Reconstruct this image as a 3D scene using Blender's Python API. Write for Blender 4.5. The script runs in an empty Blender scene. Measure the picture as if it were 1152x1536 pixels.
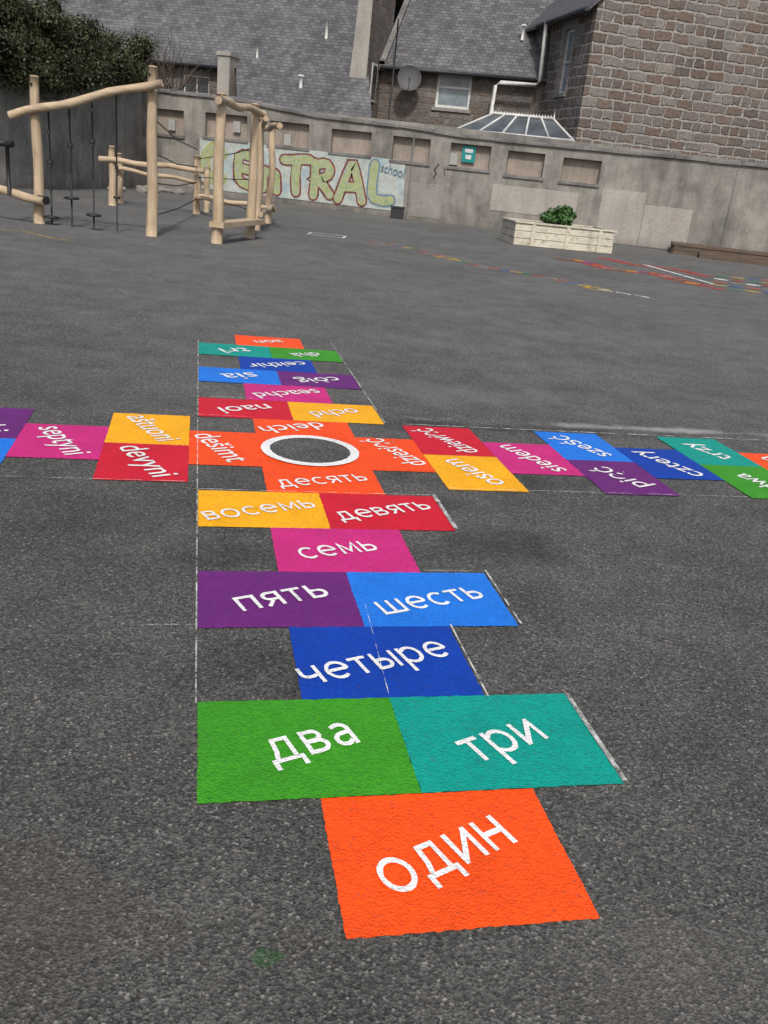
import bpy, math, random, bmesh
import numpy as np
from mathutils import Vector, Matrix
random.seed(7); rng=np.random.default_rng(7)
scene=bpy.context.scene
col=bpy.context.collection
# ------------------------------------------------------------------ helpers
def s2l(c):
    return tuple(((x/255)/12.92 if x/255<=.04045 else ((x/255+.055)/1.055)**2.4) for x in c)+(1.,)
class MB:
    def __init__(s): s.v=[];s.f=[];s.m=[];s.sm=[]
    def face(s,pts,m=0,smooth=False):
        b=len(s.v); s.v+= [tuple(p) for p in pts]; s.f.append(tuple(range(b,b+len(pts)))); s.m.append(m); s.sm.append(smooth)
    def box(s,a,b,m=0,M=None):
        (x0,y0,z0),(x1,y1,z1)=a,b
        P=[(x0,y0,z0),(x1,y0,z0),(x1,y1,z0),(x0,y1,z0),(x0,y0,z1),(x1,y0,z1),(x1,y1,z1),(x0,y1,z1)]
        if M is not None: P=[tuple(M@Vector(p)) for p in P]
        k=len(s.v); s.v+=P
        for f in [(0,3,2,1),(4,5,6,7),(0,1,5,4),(1,2,6,5),(2,3,7,6),(3,0,4,7)]:
            s.f.append(tuple(k+i for i in f)); s.m.append(m); s.sm.append(False)
    def tube(s,pts,rad,n=10,m=0,cap=True,jit=0):
        pts=[Vector(p) for p in pts]; k=len(s.v)
        if not isinstance(rad,(list,tuple)): rad=[rad]*len(pts)
        for i,p in enumerate(pts):
            t=(pts[min(i+1,len(pts)-1)]-pts[max(i-1,0)]).normalized()
            a=Vector((0,0,1)) if abs(t.z)<.9 else Vector((1,0,0))
            x=t.cross(a).normalized(); y=t.cross(x)
            for j in range(n):
                an=2*math.pi*j/n; r=rad[i]*(1+jit*random.uniform(-1,1))
                s.v.append(tuple(p+x*math.cos(an)*r+y*math.sin(an)*r))
        for i in range(len(pts)-1):
            for j in range(n):
                s.f.append((k+i*n+j,k+i*n+(j+1)%n,k+(i+1)*n+(j+1)%n,k+(i+1)*n+j)); s.m.append(m); s.sm.append(True)
        if cap:
            s.f.append(tuple(k+j for j in range(n))); s.m.append(m); s.sm.append(False)
            e=k+(len(pts)-1)*n
            s.f.append(tuple(e+n-1-j for j in range(n))); s.m.append(m); s.sm.append(False)
    def obj(s,name,mats,parent=None):
        me=bpy.data.meshes.new(name); me.from_pydata(s.v,[],s.f); 
        for m in mats: me.materials.append(m)
        me.polygons.foreach_set('material_index',s.m); me.polygons.foreach_set('use_smooth',s.sm)
        me.update()
        o=bpy.data.objects.new(name,me); col.objects.link(o)
        if parent: o.parent=parent
        return o
def empty(name,loc=(0,0,0),rz=0,sc=1):
    e=bpy.data.objects.new(name,None); col.objects.link(e); e.location=loc; e.rotation_euler=(0,0,rz); e.scale=(sc,)*3
    return e
# ------------------------------------------------------------------ materials
class NT:
    def __init__(s,name):
        s.mat=bpy.data.materials.new(name); s.mat.use_nodes=True; s.t=s.mat.node_tree; s.b=s.t.nodes['Principled BSDF']
    def n(s,typ,**k):
        x=s.t.nodes.new('ShaderNode'+typ)
        for a,b in k.items(): setattr(x,a,b)
        return x
    def l(s,a,b): s.t.links.new(a,b)
    def coord(s,kind='Object'): return s.n('TexCoord').outputs[kind]
    def noise(s,vec,scale,detail=3,rough=.55,dist=0):
        x=s.n('TexNoise'); s.l(vec,x.inputs['Vector']); x.inputs['Scale'].default_value=scale; x.inputs['Detail'].default_value=detail; x.inputs['Roughness'].default_value=rough; x.inputs['Distortion'].default_value=dist
        return x.outputs['Fac']
    def ramp(s,fac,stops,interp='LINEAR'):
        x=s.n('ValToRGB'); x.color_ramp.interpolation=interp; e=x.color_ramp.elements
        while len(e)<len(stops): e.new(.5)
        for i,(p,c) in enumerate(stops):
            e[i].position=p; e[i].color=c if isinstance(c,tuple) else (c,c,c,1)
        s.l(fac,x.inputs[0]); return x.outputs[0]
    def mix(s,fac,a,b,mode='MIX'):
        x=s.n('MixRGB',blend_type=mode)
        for i,v in enumerate((fac,a,b)):
            if hasattr(v,'is_linked'): s.l(v,x.inputs[i])
            elif isinstance(v,(int,float)): x.inputs[i].default_value=v if i==0 else (v,v,v,1)
            else: x.inputs[i].default_value=v
        return x.outputs[0]
    def math(s,op,a,b=0,c=None,clamp=False):
        x=s.n('Math',operation=op,use_clamp=clamp)
        for i,v in enumerate((a,b,c)):
            if v is None: continue
            if isinstance(v,(int,float)): x.inputs[i].default_value=v
            else: s.l(v,x.inputs[i])
        return x.outputs[0]
    def bump(s,h,strength=.3,dist=.01):
        x=s.n('Bump'); x.inputs['Strength'].default_value=strength; x.inputs['Distance'].default_value=dist
        s.l(h,x.inputs['Height']); s.l(x.outputs[0],s.b.inputs['Normal']); return x
    def sep(s,vec):
        x=s.n('SeparateXYZ'); s.l(vec,x.inputs[0]); return x.outputs
    def comb(s,a,b,c=0):
        x=s.n('CombineXYZ')
        for i,v in enumerate((a,b,c)):
            if isinstance(v,(int,float)): x.inputs[i].default_value=v
            else: s.l(v,x.inputs[i])
        return x.outputs[0]
    def base(s,c,rough=.8,spec=.3):
        if isinstance(c,tuple): s.b.inputs['Base Color'].default_value=c
        else: s.l(c,s.b.inputs['Base Color'])
        if isinstance(rough,(int,float)): s.b.inputs['Roughness'].default_value=rough
        else: s.l(rough,s.b.inputs['Roughness'])
        s.b.inputs['Specular IOR Level'].default_value=spec
        return s.mat
def plain(name,c,rough=.7,spec=.3,var=.15,scale=8,bump=0):
    t=NT(name); co=t.coord(); n=t.noise(co,scale,4)
    k=t.ramp(n,[(.3,1-var),(.7,1+var*.5)])
    m=t.mix(1.,c,k,'MULTIPLY')
    if bump: t.bump(t.noise(co,scale*6,3),bump,.01)
    return t.base(m,rough,spec)

def hop_to_site(X,Y):
    X*=.6;Y*=.6
    return (-.5927+X*.89846-Y*.43905, 1.2849+X*.43905+Y*.89846)

def asphalt(simple=False):
    t=NT('asphalt_worn'+('_small' if simple else '')); co=t.n('NewGeometry').outputs['Position']
    big=t.noise(co,.45,4,.6); mid=t.noise(co,2.6,5,.68); fine=t.noise(co,60,3,.75)
    v1=t.n('TexVoronoi'); t.l(co,v1.inputs['Vector']); v1.inputs['Scale'].default_value=150
    rgb=t.sep(v1.outputs['Color']); cell=rgb[0]; cell2=rgb[1]
    c=t.ramp(big,[(.3,(.064,.0625,.057,1)),(.7,(.092,.090,.083,1))])
    c=t.mix(.85,c,t.ramp(mid,[(.28,.68),(.72,1.25)]),'MULTIPLY')
    c=t.mix(.9,c,t.ramp(cell,[(0,.42),(.5,.88),(1,1.65)]),'MULTIPLY')
    c=t.mix(.85,c,t.ramp(fine,[(.3,.5),(.7,1.5)]),'MULTIPLY')
    sp=t.ramp(cell2,[(.955,0.),(.985,1.)])
    c=t.mix(t.math('MULTIPLY',sp,.5),c,(.36,.345,.32,1))
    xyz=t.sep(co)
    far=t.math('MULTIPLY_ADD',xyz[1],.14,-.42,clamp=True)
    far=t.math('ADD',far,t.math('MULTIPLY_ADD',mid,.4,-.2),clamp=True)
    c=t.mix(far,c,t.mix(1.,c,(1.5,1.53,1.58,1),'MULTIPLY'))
    wob=t.math('MULTIPLY_ADD',t.noise(co,2.2,4,.75),3.4,-1.7)
    def blob(c_,cx,cy,rx,ry,ang,colr,amt,mode='MIX'):
        mp=t.n('Mapping',vector_type='TEXTURE'); t.l(co,mp.inputs[0]); mp.inputs['Location'].default_value=(cx,cy,0); mp.inputs['Rotation'].default_value=(0,0,ang); mp.inputs['Scale'].default_value=(rx,ry,1000)
        ln=t.n('VectorMath',operation='LENGTH'); t.l(mp.outputs[0],ln.inputs[0])
        d=t.math('ADD',ln.outputs['Value'],wob)
        k=t.ramp(d,[(.1,1.),(1.2,0.)])
        return t.mix(t.math('MULTIPLY',k,amt),c_,colr,mode)
    if not simple:
        D=(.55,.55,.55,1)
        for (X,Y,rx,ry,a) in [(2.15,3.6,.4,.25,.9),(1.9,4.45,.4,.16,.7),(2.9,5.0,1.1,.2,.8),(4.2,6.9,1.2,.16,.9),(.25,3.4,.3,.25,.8),(.25,1.9,.3,.25,.7),(2.6,6.9,.5,.25,.7),(.3,4.4,.3,.3,.6)]:
            u,v=hop_to_site(X,Y); c=blob(c,u,v,rx,ry,.4545,D,a,'MULTIPLY')
        u,v=hop_to_site(5.2,7.12); c=blob(c,u,v,1.5,.08,.4545,(.42,.41,.39,1),.6)
        u,v=hop_to_site(3.4,8.4); c=blob(c,u,v,1.5,.5,.35,(.22,.22,.215,1),.25)
        c=blob(c,-1.2,1.2,.9,.25,.2,(.075,.062,.05,1),.35)
        c=blob(c,.4,1.55,.5,.25,.5,(.16,.15,.135,1),.2)
    h=t.math('ADD',t.math('MULTIPLY',v1.outputs['Distance'],1.0),fine)
    t.bump(h,.75,.005)
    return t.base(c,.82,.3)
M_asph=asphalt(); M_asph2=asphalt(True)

def paint(name,rgb,wear=.04):
    t=NT(name); co=t.n('NewGeometry').outputs['Position']
    fine=t.noise(co,60,3,.75); mid=t.noise(co,5,4,.65)
    base=s2l(rgb)
    c=t.mix(.7,base,t.ramp(mid,[(.3,.84),(.7,1.12)]),'MULTIPLY')
    c=t.mix(.5,c,t.ramp(fine,[(.3,.62),(.65,1.15)]),'MULTIPLY')
    v=t.n('TexVoronoi'); t.l(co,v.inputs['Vector']); v.inputs['Scale'].default_value=130
    pit=t.ramp(t.sep(v.outputs['Color'])[0],[(.965,0.),(.995,1.)])
    c=t.mix(t.math('MULTIPLY',pit,.3+wear),c,(.06,.06,.055,1))
    t.bump(t.math('ADD',fine,t.math('MULTIPLY',v.outputs['Distance'],.9)),.65,.005)
    return t.base(c,.48,.4)
PC={1:(248,80,6),2:(58,146,22),3:(0,150,134),4:(2,60,164),5:(104,32,112),6:(28,118,220),7:(200,38,120),8:(246,174,2),9:(204,20,42),10:(244,78,8)}
PM={k:paint('thermoplastic_paint_%d'%k,v) for k,v in PC.items()}
M_white=paint('white_line_paint',(235,235,232))
def faded(name,rgb,lo=.42,hi=.6,sc=9,amt=.8):
    t=NT(name); co=t.n('NewGeometry').outputs['Position']
    a=t.math('MULTIPLY',t.ramp(t.noise(co,sc,4,.75),[(lo,0.),(hi,1.)]),amt)
    t.base(s2l(rgb),.7,.3); t.l(a,t.b.inputs['Alpha']); return t.mat
M_chalk=faded('chalk_dust',(220,220,215),.40,.64,16,.8)

def harl(name,c1,c2,stain=.5):
    t=NT(name); co=t.coord(); x=t.sep(co)
    vs=t.comb(t.math('MULTIPLY',t.math('ADD',x[0],x[1]),1.2),t.math('MULTIPLY',x[2],.25))
    st=t.noise(vs,2.2,5,.7); n=t.noise(co,.9,6,.7); f=t.noise(co,25,4,.8)
    c=t.mix(t.ramp(n,[(.36,0.),(.62,1.)]),c1,c2)
    c=t.mix(stain,c,t.ramp(st,[(.3,.5),(.6,1.15)]),'MULTIPLY')
    c=t.mix(.7,c,t.ramp(f,[(.3,.6),(.7,1.3)]),'MULTIPLY')
    low=t.ramp(x[2],[(.0,.68),(.3,1.)]); c=t.mix(.8,c,low,'MULTIPLY')
    t.bump(f,.6,.02)
    return t.base(c,.92,.15)
M_harl=harl('weathered_concrete_render',(.175,.166,.152,1),(.315,.297,.268,1),.6)
M_patch=harl('cement_patch',(.34,.315,.285,1),(.40,.375,.34,1),.3)
M_patch2=harl('recess_infill',(.25,.215,.18,1),(.36,.31,.265,1),.4)
M_cope=harl('coping_concrete',(.12,.118,.115,1),(.24,.235,.225,1),.5)
M_beige=harl('cream_harling',(.30,.285,.26,1),(.38,.36,.325,1),.3)

def stone(name,ca,cb,mortar,w=.5,h=.25,ms=.03,dist=.07,patchy=.0):
    t=NT(name); co=t.coord(); x=t.sep(co)
    vec=t.comb(t.math('ADD',x[0],x[1]),x[2])
    nv=t.n('TexNoise'); t.l(vec,nv.inputs['Vector']); nv.inputs['Scale'].default_value=2.3; nv.inputs['Detail'].default_value=4; nv.inputs['Roughness'].default_value=.65
    off=t.n('VectorMath',operation='MULTIPLY_ADD'); t.l(nv.outputs['Color'],off.inputs[0]); off.inputs[1].default_value=(dist*4,dist*2.6,0); t.l(vec,off.inputs[2])
    b=t.n('TexBrick'); t.l(off.outputs[0],b.inputs['Vector']); b.inputs['Scale'].default_value=1; b.inputs['Brick Width'].default_value=w; b.inputs['Row Height'].default_value=h
    b.inputs['Mortar Size'].default_value=ms; b.inputs['Mortar Smooth'].default_value=.6; b.inputs['Color1'].default_value=(0,0,0,1); b.inputs['Color2'].default_value=(1,1,1,1); b.inputs['Mortar'].default_value=(.5,.5,.5,1)
    b.offset=.43; b.squash=.58; b.squash_frequency=3
    mid=tuple(.5*(p+q) for p,q in zip(ca,cb))
    r=t.ramp(b.outputs['Color'],[(0,ca),(.3,mid),(.5,(ca[0]*1.2,ca[1]*1.08,ca[2]*1.0,1)),(.75,(mid[0]*.9,mid[1]*.97,mid[2]*1.05,1)),(1,cb)])
    r=t.mix(.8,r,t.ramp(t.noise(vec,10,5,.8),[(.3,.5),(.7,1.5)]),'MULTIPLY')
    r=t.mix(.5,r,t.ramp(t.noise(vec,.6,3),[(.3,.75),(.7,1.2)]),'MULTIPLY')
    mo=t.mix(.6,mortar,t.ramp(t.noise(vec,4,4),[(.3,.65),(.7,1.2)]),'MULTIPLY')
    mk=t.math('ADD',b.outputs['Fac'],t.math('MULTIPLY_ADD',t.noise(vec,6,5,.75),1.6,-1.02+patchy),clamp=True)
    c=t.mix(t.math('MAXIMUM',t.math('MULTIPLY',b.outputs['Fac'],.8),mk),r,mo)
    hh=t.math('SUBTRACT',t.math('MULTIPLY',t.noise(vec,9,4),.6),b.outputs['Fac'])
    t.bump(hh,.9,.06)
    return t.base(c,.9,.15)
M_gran=stone('rubble_granite',(.118,.094,.082,1),(.225,.20,.18,1),(.32,.308,.285,1),.66,.33,.046,.08,.14)
M_gran2=stone('brown_granite',(.115,.096,.084,1),(.20,.175,.155,1),(.205,.195,.18,1),.46,.23,.024,.07,.05)
def slate():
    t=NT('slate_tiles'); co=t.coord(); x=t.sep(co)
    vec=t.comb(x[0],t.math('MULTIPLY',x[2],1.5))
    b=t.n('TexBrick'); t.l(vec,b.inputs['Vector']); b.inputs['Scale'].default_value=1; b.inputs['Brick Width'].default_value=.26; b.inputs['Row Height'].default_value=.19
    b.inputs['Mortar Size'].default_value=.012; b.inputs['Mortar Smooth'].default_value=.1; b.inputs['Color1'].default_value=(.082,.084,.088,1); b.inputs['Color2'].default_value=(.145,.145,.148,1); b.inputs['Mortar'].default_value=(.045,.045,.048,1)
    c=t.mix(.8,b.outputs['Color'],t.ramp(t.noise(vec,.8,5,.7),[(.3,.68),(.7,1.3)]),'MULTIPLY')
    stv=t.comb(t.math('MULTIPLY',x[0],3),t.math('MULTIPLY',x[2],.5)); c=t.mix(.6,c,t.ramp(t.noise(stv,1.2,4,.7),[(.3,.65),(.7,1.25)]),'MULTIPLY')
    li=t.ramp(t.noise(vec,14,5,.7),[(.60,0.),(.70,1.)])
    c=t.mix(t.math('MULTIPLY',li,.35),c,(.27,.265,.24,1))
    fr=t.math('FRACT',t.math('MULTIPLY',x[2],7.9))
    t.bump(t.math('SUBTRACT',t.math('MULTIPLY',fr,-.6),b.outputs['Fac']),.5,.03)
    return t.base(c,.7,.3)
M_slate=slate()
def wood(name,c1,c2,axis_scale=(14,14,1.4),bump=.3,dirt=.0):
    t=NT(name); co=t.coord(); mp=t.n('Mapping'); t.l(co,mp.inputs[0]); mp.inputs['Scale'].default_value=axis_scale
    n=t.noise(mp.outputs[0],1.6,5,.7,.6); big=t.noise(co,2,3)
    c=t.mix(t.ramp(n,[(.3,0.),(.7,1.)]),c1,c2); c=t.mix(.6,c,t.ramp(big,[(.3,.68),(.7,1.15)]),'MULTIPLY')
    cr=t.ramp(n,[(.29,1.),(.33,0.)]); c=t.mix(t.math('MULTIPLY',cr,.6),c,(.10,.06,.035,1))
    if dirt:
        c=t.mix(t.math('MULTIPLY',t.ramp(t.noise(co,4,5,.75),[(.5,0.),(.66,1.)]),dirt),c,(.16,.12,.08,1))
    t.bump(n,bump,.02); return t.base(c,.75,.25)
M_log=wood('debarked_robinia',(.36,.265,.17,1),(.56,.45,.32,1))
M_logh=wood('debarked_robinia_rail',(.36,.265,.17,1),(.55,.445,.315,1),(1.6,8,14))
M_plank=wood('weathered_white_boards',(.50,.46,.37,1),(.70,.66,.55,1),(1.2,8,16),.4,.65)
M_deck=wood('dark_deck_boards',(.075,.055,.04,1),(.16,.12,.09,1),(1.,8,16))
M_black=plain('black_rubber',(.018,.018,.019,1),.55,.4)
M_dark=plain('dark_paint',(.03,.03,.032,1),.5,.4)
M_pvc=plain('white_pvc',(.60,.60,.58,1),.45,.4,.25,3)
M_soil=plain('soil',(.05,.038,.028,1),.95,.1,.4,10,.5)
M_rock=plain('boulder_stone',(.24,.225,.205,1),.9,.2,.4,6,.5)
M_grey=plain('dish_grey',(.085,.085,.09,1),.6,.3)
M_quoin=plain('dressed_granite',(.26,.245,.23,1),.85,.2,.25,6,.3)
def glass(name,c,rough=.08):
    t=NT(name); co=t.coord(); n=t.noise(co,1.3,2)
    t.base(t.mix(t.ramp(n,[(.35,0.),(.65,1.)]),c,tuple(min(1,q*2) for q in c[:3])+(1,)),rough,.8); return t.mat
M_glass=glass('window_glass',(.03,.033,.038,1)); M_glassl=glass('window_pale_glass',(.13,.16,.18,1),.15)  # dark glass, and a paler bluish glass colour
def leafm(name,a,b):
    t=NT(name); co=t.coord(); n=t.noise(co,2.4,3); f=t.noise(co,30,2)
    c=t.mix(t.ramp(n,[(.35,0.),(.65,1.)]),a,b); c=t.mix(.8,c,t.ramp(f,[(.3,.5),(.7,1.6)]),'MULTIPLY')
    return t.base(c,.5,.4)
M_leaf=leafm('hedge_leaves',(.020,.027,.010,1),(.055,.062,.02,1)); M_leaf2=leafm('planter_leaves',(.03,.085,.02,1),(.06,.15,.035,1))
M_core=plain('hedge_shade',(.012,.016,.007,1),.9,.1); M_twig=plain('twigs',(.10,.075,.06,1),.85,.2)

# ------------------------------------------------------------------ ground
mb=MB(); S=300
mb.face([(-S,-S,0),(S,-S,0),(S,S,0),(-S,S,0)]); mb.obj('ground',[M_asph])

# ------------------------------------------------------------------ hopscotch (local unit = one box width)
HS=empty('painted_hopscotch',(-.5927,1.2849,0),math.radians(26.043),.6)
D=.7654; zc=[0]
def patch(poly,mat,name,z0=.0067,jit=.004,step=.025):
    zc[0]+=1; z=z0+(zc[0]%9)*.0004
    out=[]
    n=len(poly)
    for i in range(n):
        a=np.array(poly[i],float); b=np.array(poly[(i+1)%n],float); L=np.linalg.norm(b-a); k=max(1,int(L/step))
        nn=np.array([-(b-a)[1],(b-a)[0]])/L
        for j in range(k):
            p=a+(b-a)*j/k
            if j: p=p+nn*random.gauss(0,jit*.5)
            out.append((p[0],p[1],z))
    m=MB(); m.face(out); return m.obj(name,[mat],HS)
def R2(x,y,o,ang):
    c,s=math.cos(ang),math.sin(ang); return (o[0]+c*x-s*y,o[1]+s*x+c*y)
def arc(cx,cy,rx,ry,a0,a1,n=22):
    return [(cx+rx*math.cos(math.radians(a0+(a1-a0)*i/n)),cy+ry*math.sin(math.radians(a0+(a1-a0)*i/n))) for i in range(n+1)]
GL={
'о':([(arc(.5,.5,.42,.44,0,360,36)[:-1],True)],1.0),
'д':([([(.07,-.27),(.07,.08),(.96,.08),(.96,-.27)],False),([(.20,.16),(.30,.45),(.35,.92),(.80,.92),(.80,.16)],False)],1.03),
'и':([([(.1,1),(.1,0)],False),([(.12,.10),(.74,.90)],False),([(.76,1),(.76,0)],False)],.86),
'н':([([(.1,1),(.1,0)],False),([(.18,.52),(.68,.52)],False),([(.76,1),(.76,0)],False)],.86),
'в':([([(.1,0),(.1,1)],False),([(.18,.92)]+arc(.42,.73,.22,.19,90,-90,10)+[(.18,.54)],False),([(.18,.52)]+arc(.46,.30,.25,.22,88,-90,12)+[(.18,.08)],False)],.80),
'а':([([(.14,.84)]+arc(.40,.68,.25,.24,105,0,10)+[(.65,0)],False),([(.57,.55),(.40,.54)]+arc(.34,.30,.24,.23,95,300,14)+[(.57,.20)],False)],.78),
'т':([([(.0,.92),(.74,.92)],False),([(.37,.84),(.37,0)],False)],.74),
'р':([([(.1,1),(.1,-.45)],False),([(.19,.72)]+arc(.47,.5,.38,.43,140,-140,26)+[(.19,.26)],False)],.94),
'ч':([([(.1,1),(.1,.66)]+arc(.34,.64,.24,.22,180,270,8)+[(.5,.42),(.66,.48)],False),([(.74,1),(.74,0)],False)],.84),
'е':([([(.17,.52),(.84,.52)]+arc(.5,.5,.40,.44,8,312,28),False)],.96),
'ы':([([(.1,0),(.1,1)],False),([(.18,.56)]+arc(.42,.32,.25,.24,90,-90,12)+[(.18,.08)],False),([(.95,0),(.95,1)],False)],1.05),
'ь':([([(.1,0),(.1,1)],False),([(.18,.56)]+arc(.44,.32,.25,.24,90,-90,12)+[(.18,.08)],False)],.78),
'п':([([(.1,0),(.1,.92),(.76,.92),(.76,0)],False)],.86),
'я':([([(.70,0),(.70,1)],False),([(.62,.92)]+arc(.34,.69,.23,.23,90,270,12)+[(.62,.46)],False),([(.40,.40),(.08,0)],False)],.80),
'ш':([([(.1,1),(.1,.08),(1.14,.08),(1.14,1)],False),([(.62,1),(.62,.16)],False)],1.24),
'с':([(arc(.5,.5,.40,.44,48,312,26),False)],.86),
'м':([([(.1,0),(.14,.93),(.52,.22),(.90,.93),(.94,0)],False)],1.04)}
def ribbon(m,pts,closed,w,z,T,jit=.005,mat=0):
    P=[np.array(p,float) for p in pts]; n=len(P); Lf=[];Rt=[]
    for i in range(n):
        a=P[(i-1)%n] if (closed or i>0) else None; b=P[(i+1)%n] if (closed or i<n-1) else None
        d1=(P[i]-a) if a is not None else (b-P[i]); d2=(b-P[i]) if b is not None else (P[i]-a)
        d1=d1/np.linalg.norm(d1); d2=d2/np.linalg.norm(d2)
        t=d1+d2; t/=np.linalg.norm(t)+1e-9; nn=np.array([-t[1],t[0]]); k=min(2.0,1/max(.3,abs(nn@np.array([-d1[1],d1[0]]))))
        j=random.gauss(0,jit)
        Lf.append(P[i]+nn*(w/2+j)*k); Rt.append(P[i]-nn*(w/2+j)*k)
    for i in range(n if closed else n-1):
        j=(i+1)%n
        m.face([T(Lf[i],z),T(Rt[i],z),T(Rt[j],z),T(Lf[j],z)],mat)
def word(txt,a,b,xh=None):
    a=np.array(a);b=np.array(b); L=np.linalg.norm(b-a); ang=math.atan2(b[1]-a[1],b[0]-a[0]); sp=.17
    tot=sum(GL[c][1]+sp for c in txt)-sp
    sx=L/tot; sy=xh or sx
    m=MB(); x=0; z=.0145; k=0
    for c in txt:
        for pts,cl in GL[c][0]:
            k+=1
            ribbon(m,pts,cl,.155,z+.0004*(k%4),lambda p,z_:R2((x+p[0])*sx,p[1]*sy,a,ang)+(z_,))
        x+=GL[c][1]+sp
    m.obj('word_'+str(len(bpy.data.objects)),[M_white],HS)
RU=[('один',(.75,.17),(1.345,.425)),('два',(.35,1.0),(.79,1.15)),('три',(1.32,.95),(1.76,1.13)),('четыре',(.575,1.65),(1.47,1.95)),('пять',(.27,2.485),(.85,2.70)),('шесть',(1.16,2.435),(1.90,2.68)),('семь',(.73,3.25),(1.31,3.43)),('восемь',(.07,3.93),(.95,4.255)),('девять',(1.11,3.975),(1.93,4.285)),('десять',(.69,4.695),(1.50,4.935))]
for w,a,b in RU: word(w,a,b,.185 if len(w)<5 else .175)
def latin(txt,pos,ang,width):
    cu=bpy.data.curves.new('txt','FONT'); cu.body=txt; cu.size=1; cu.offset=.003; cu.align_x='LEFT'
    o=bpy.data.objects.new('tmp',cu); col.objects.link(o)
    bpy.context.view_layer.update()
    dg=bpy.context.evaluated_depsgraph_get(); me=bpy.data.meshes.new_from_object(o.evaluated_get(dg))
    bpy.data.objects.remove(o)
    co=np.array([v.co[:] for v in me.vertices]); x0,x1=co[:,0].min(),co[:,0].max()
    s=width/(x1-x0); s2=min(s,.46); cy=.24
    for v in me.vertices:
        x=(v.co.x-(x0+x1)/2)*s; y=(v.co.y-cy)*max(s2,.36)
        X,Y=R2(x,y,pos,ang); v.co=(X,Y,.0147)
    me.materials.clear(); me.materials.append(M_white)
    for p in me.polygons: p.material_index=0
    ob=bpy.data.objects.new('word_'+str(len(bpy.data.objects)),me); col.objects.link(ob); ob.parent=HS
WORDS={'lt':['vienas','du','trys','keturi','penki','šeši','septyni','aštuoni','devyni','dešimt'],
'pl':['jeden','dwa','trzy','cztery','pięć','sześć','siedem','osiem','dziewięć','dziesięć'],
'gd':['aon','dhà','trì','ceithir','còig','sia','seachd','ochd','naoi','deich']}
def arm(o,ang,lang,off=0.0):
    rows=[(1,8,-1,0),(1,9,0,1),(2,7,-.5+off,.5+off),(3,5,-1,0),(3,6,0,1),(4,4,-.5+off,.5+off),(5,2,-1,0),(5,3,0,1),(6,1,-.5+off,.5+off)]
    for k,n,x0,x1 in rows:
        y0,y1=-k*D,-(k-1)*D
        patch([R2(x0,y0,o,ang),R2(x1,y0,o,ang),R2(x1,y1,o,ang),R2(x0,y1,o,ang)],PM[n],'box_%s_%d'%(lang,n))
        if lang!='ru':
            w=WORDS[lang][n-1]; latin(w,R2((x0+x1)/2,(y0+y1)/2,o,ang),ang+math.radians(24),min(.86,.145*len(w)+.02))
    if lang!='ru':
        w=WORDS[lang][9]; latin(w,R2(0.04,.27,o,ang),ang+math.radians(22),min(.86,.145*len(w)))
arm((1.0,4.592),0,'ru',.035)
arm((-.0862,5.774),-math.pi/2,'lt',0)
arm((1.0,6.79),math.pi,'gd',-.035)
arm((2.198,5.774),math.pi/2,'pl',0)
xs=(-.0862,.565,1.582,2.198); ys=(4.592,5.235,6.262,6.79)
patch([(xs[1],ys[0]),(xs[2],ys[0]),(xs[2],ys[1]),(xs[3],ys[1]),(xs[3],ys[2]),(xs[2],ys[2]),(xs[2],ys[3]),(xs[1],ys[3]),(xs[1],ys[2]),(xs[0],ys[2]),(xs[0],ys[1]),(xs[1],ys[1])],PM[10],'centre_cross')
cc=(1.06,5.74)
m=MB(); N=96
m.face([(cc[0]+.40*math.cos(2*math.pi*i/N),cc[1]+.40*math.sin(2*math.pi*i/N),.0185) for i in range(N)]); m.obj('ring_centre',[M_asph2],HS)
m=MB()
pr=[((.475+random.gauss(0,.002)),(.388+random.gauss(0,.002))) for _ in range(N)]
for i in range(N):
    j=(i+1)%N; a=2*math.pi*i/N; b=2*math.pi*j/N
    m.face([(cc[0]+pr[i][1]*math.cos(a),cc[1]+pr[i][1]*math.sin(a),.0205),(cc[0]+pr[i][0]*math.cos(a),cc[1]+pr[i][0]*math.sin(a),.0205),(cc[0]+pr[j][0]*math.cos(b),cc[1]+pr[j][0]*math.sin(b),.0205),(cc[0]+pr[j][1]*math.cos(b),cc[1]+pr[j][1]*math.sin(b),.0205)])
m.obj('ring',[M_white],HS)
m=MB()
def line(a,b,w=.011,z=.0260):
    a=np.array(a,float);b=np.array(b,float);d=b-a;nn=np.array([-d[1],d[0]])/np.linalg.norm(d)*w/2
    m.face([tuple(a-nn)+(z,),tuple(b-nn)+(z,),tuple(b+nn)+(z,),tuple(a+nn)+(z,)])
line((-.008,1.5),(-.008,10.8),.009,.0222);line((2.006,.77),(2.006,1.54),.026,.0224);line((2.008,3.84),(2.008,4.6),.034,.0222);line((2.006,6.8),(2.006,11.2),.012,.0228)
line((2.2,6.785),(8.6,6.785),.022,.0232);line((1.545,1.5),(1.545,2.3),.010,.0234);line((1.0,1.55),(1.05,2.6),.005,.0236);line((-3.5,4.75),(-.1,4.75),.008,.0238);line((-.09,4.58),(2.0,4.582),.010,.0240);line((2.2,4.77),(5.2,4.77),.008,.0242)
line((2.015,2.3),(2.015,3.08),.014,.0244);line((-.3,2.31),(0,2.31),.006,.0246);line((1.55,3.07),(2.0,3.06),.006,.0248);line((-.1,7.56),(.6,7.56),.010,.0250);line((-.1,6.80),(.5,6.80),.010,.0252)
m.obj('chalk_lines',[M_chalk],HS)
m=MB(); m.face([(.24+.055*math.cos(a)*random.uniform(.7,1.2),-.05+.04*math.sin(a)*random.uniform(.7,1.2),.0065) for a in np.linspace(0,6.0,14)]); m.obj('green_overspray',[faded('green_overspray',(40,110,40),.35,.75,30,.6)],HS)

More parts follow.
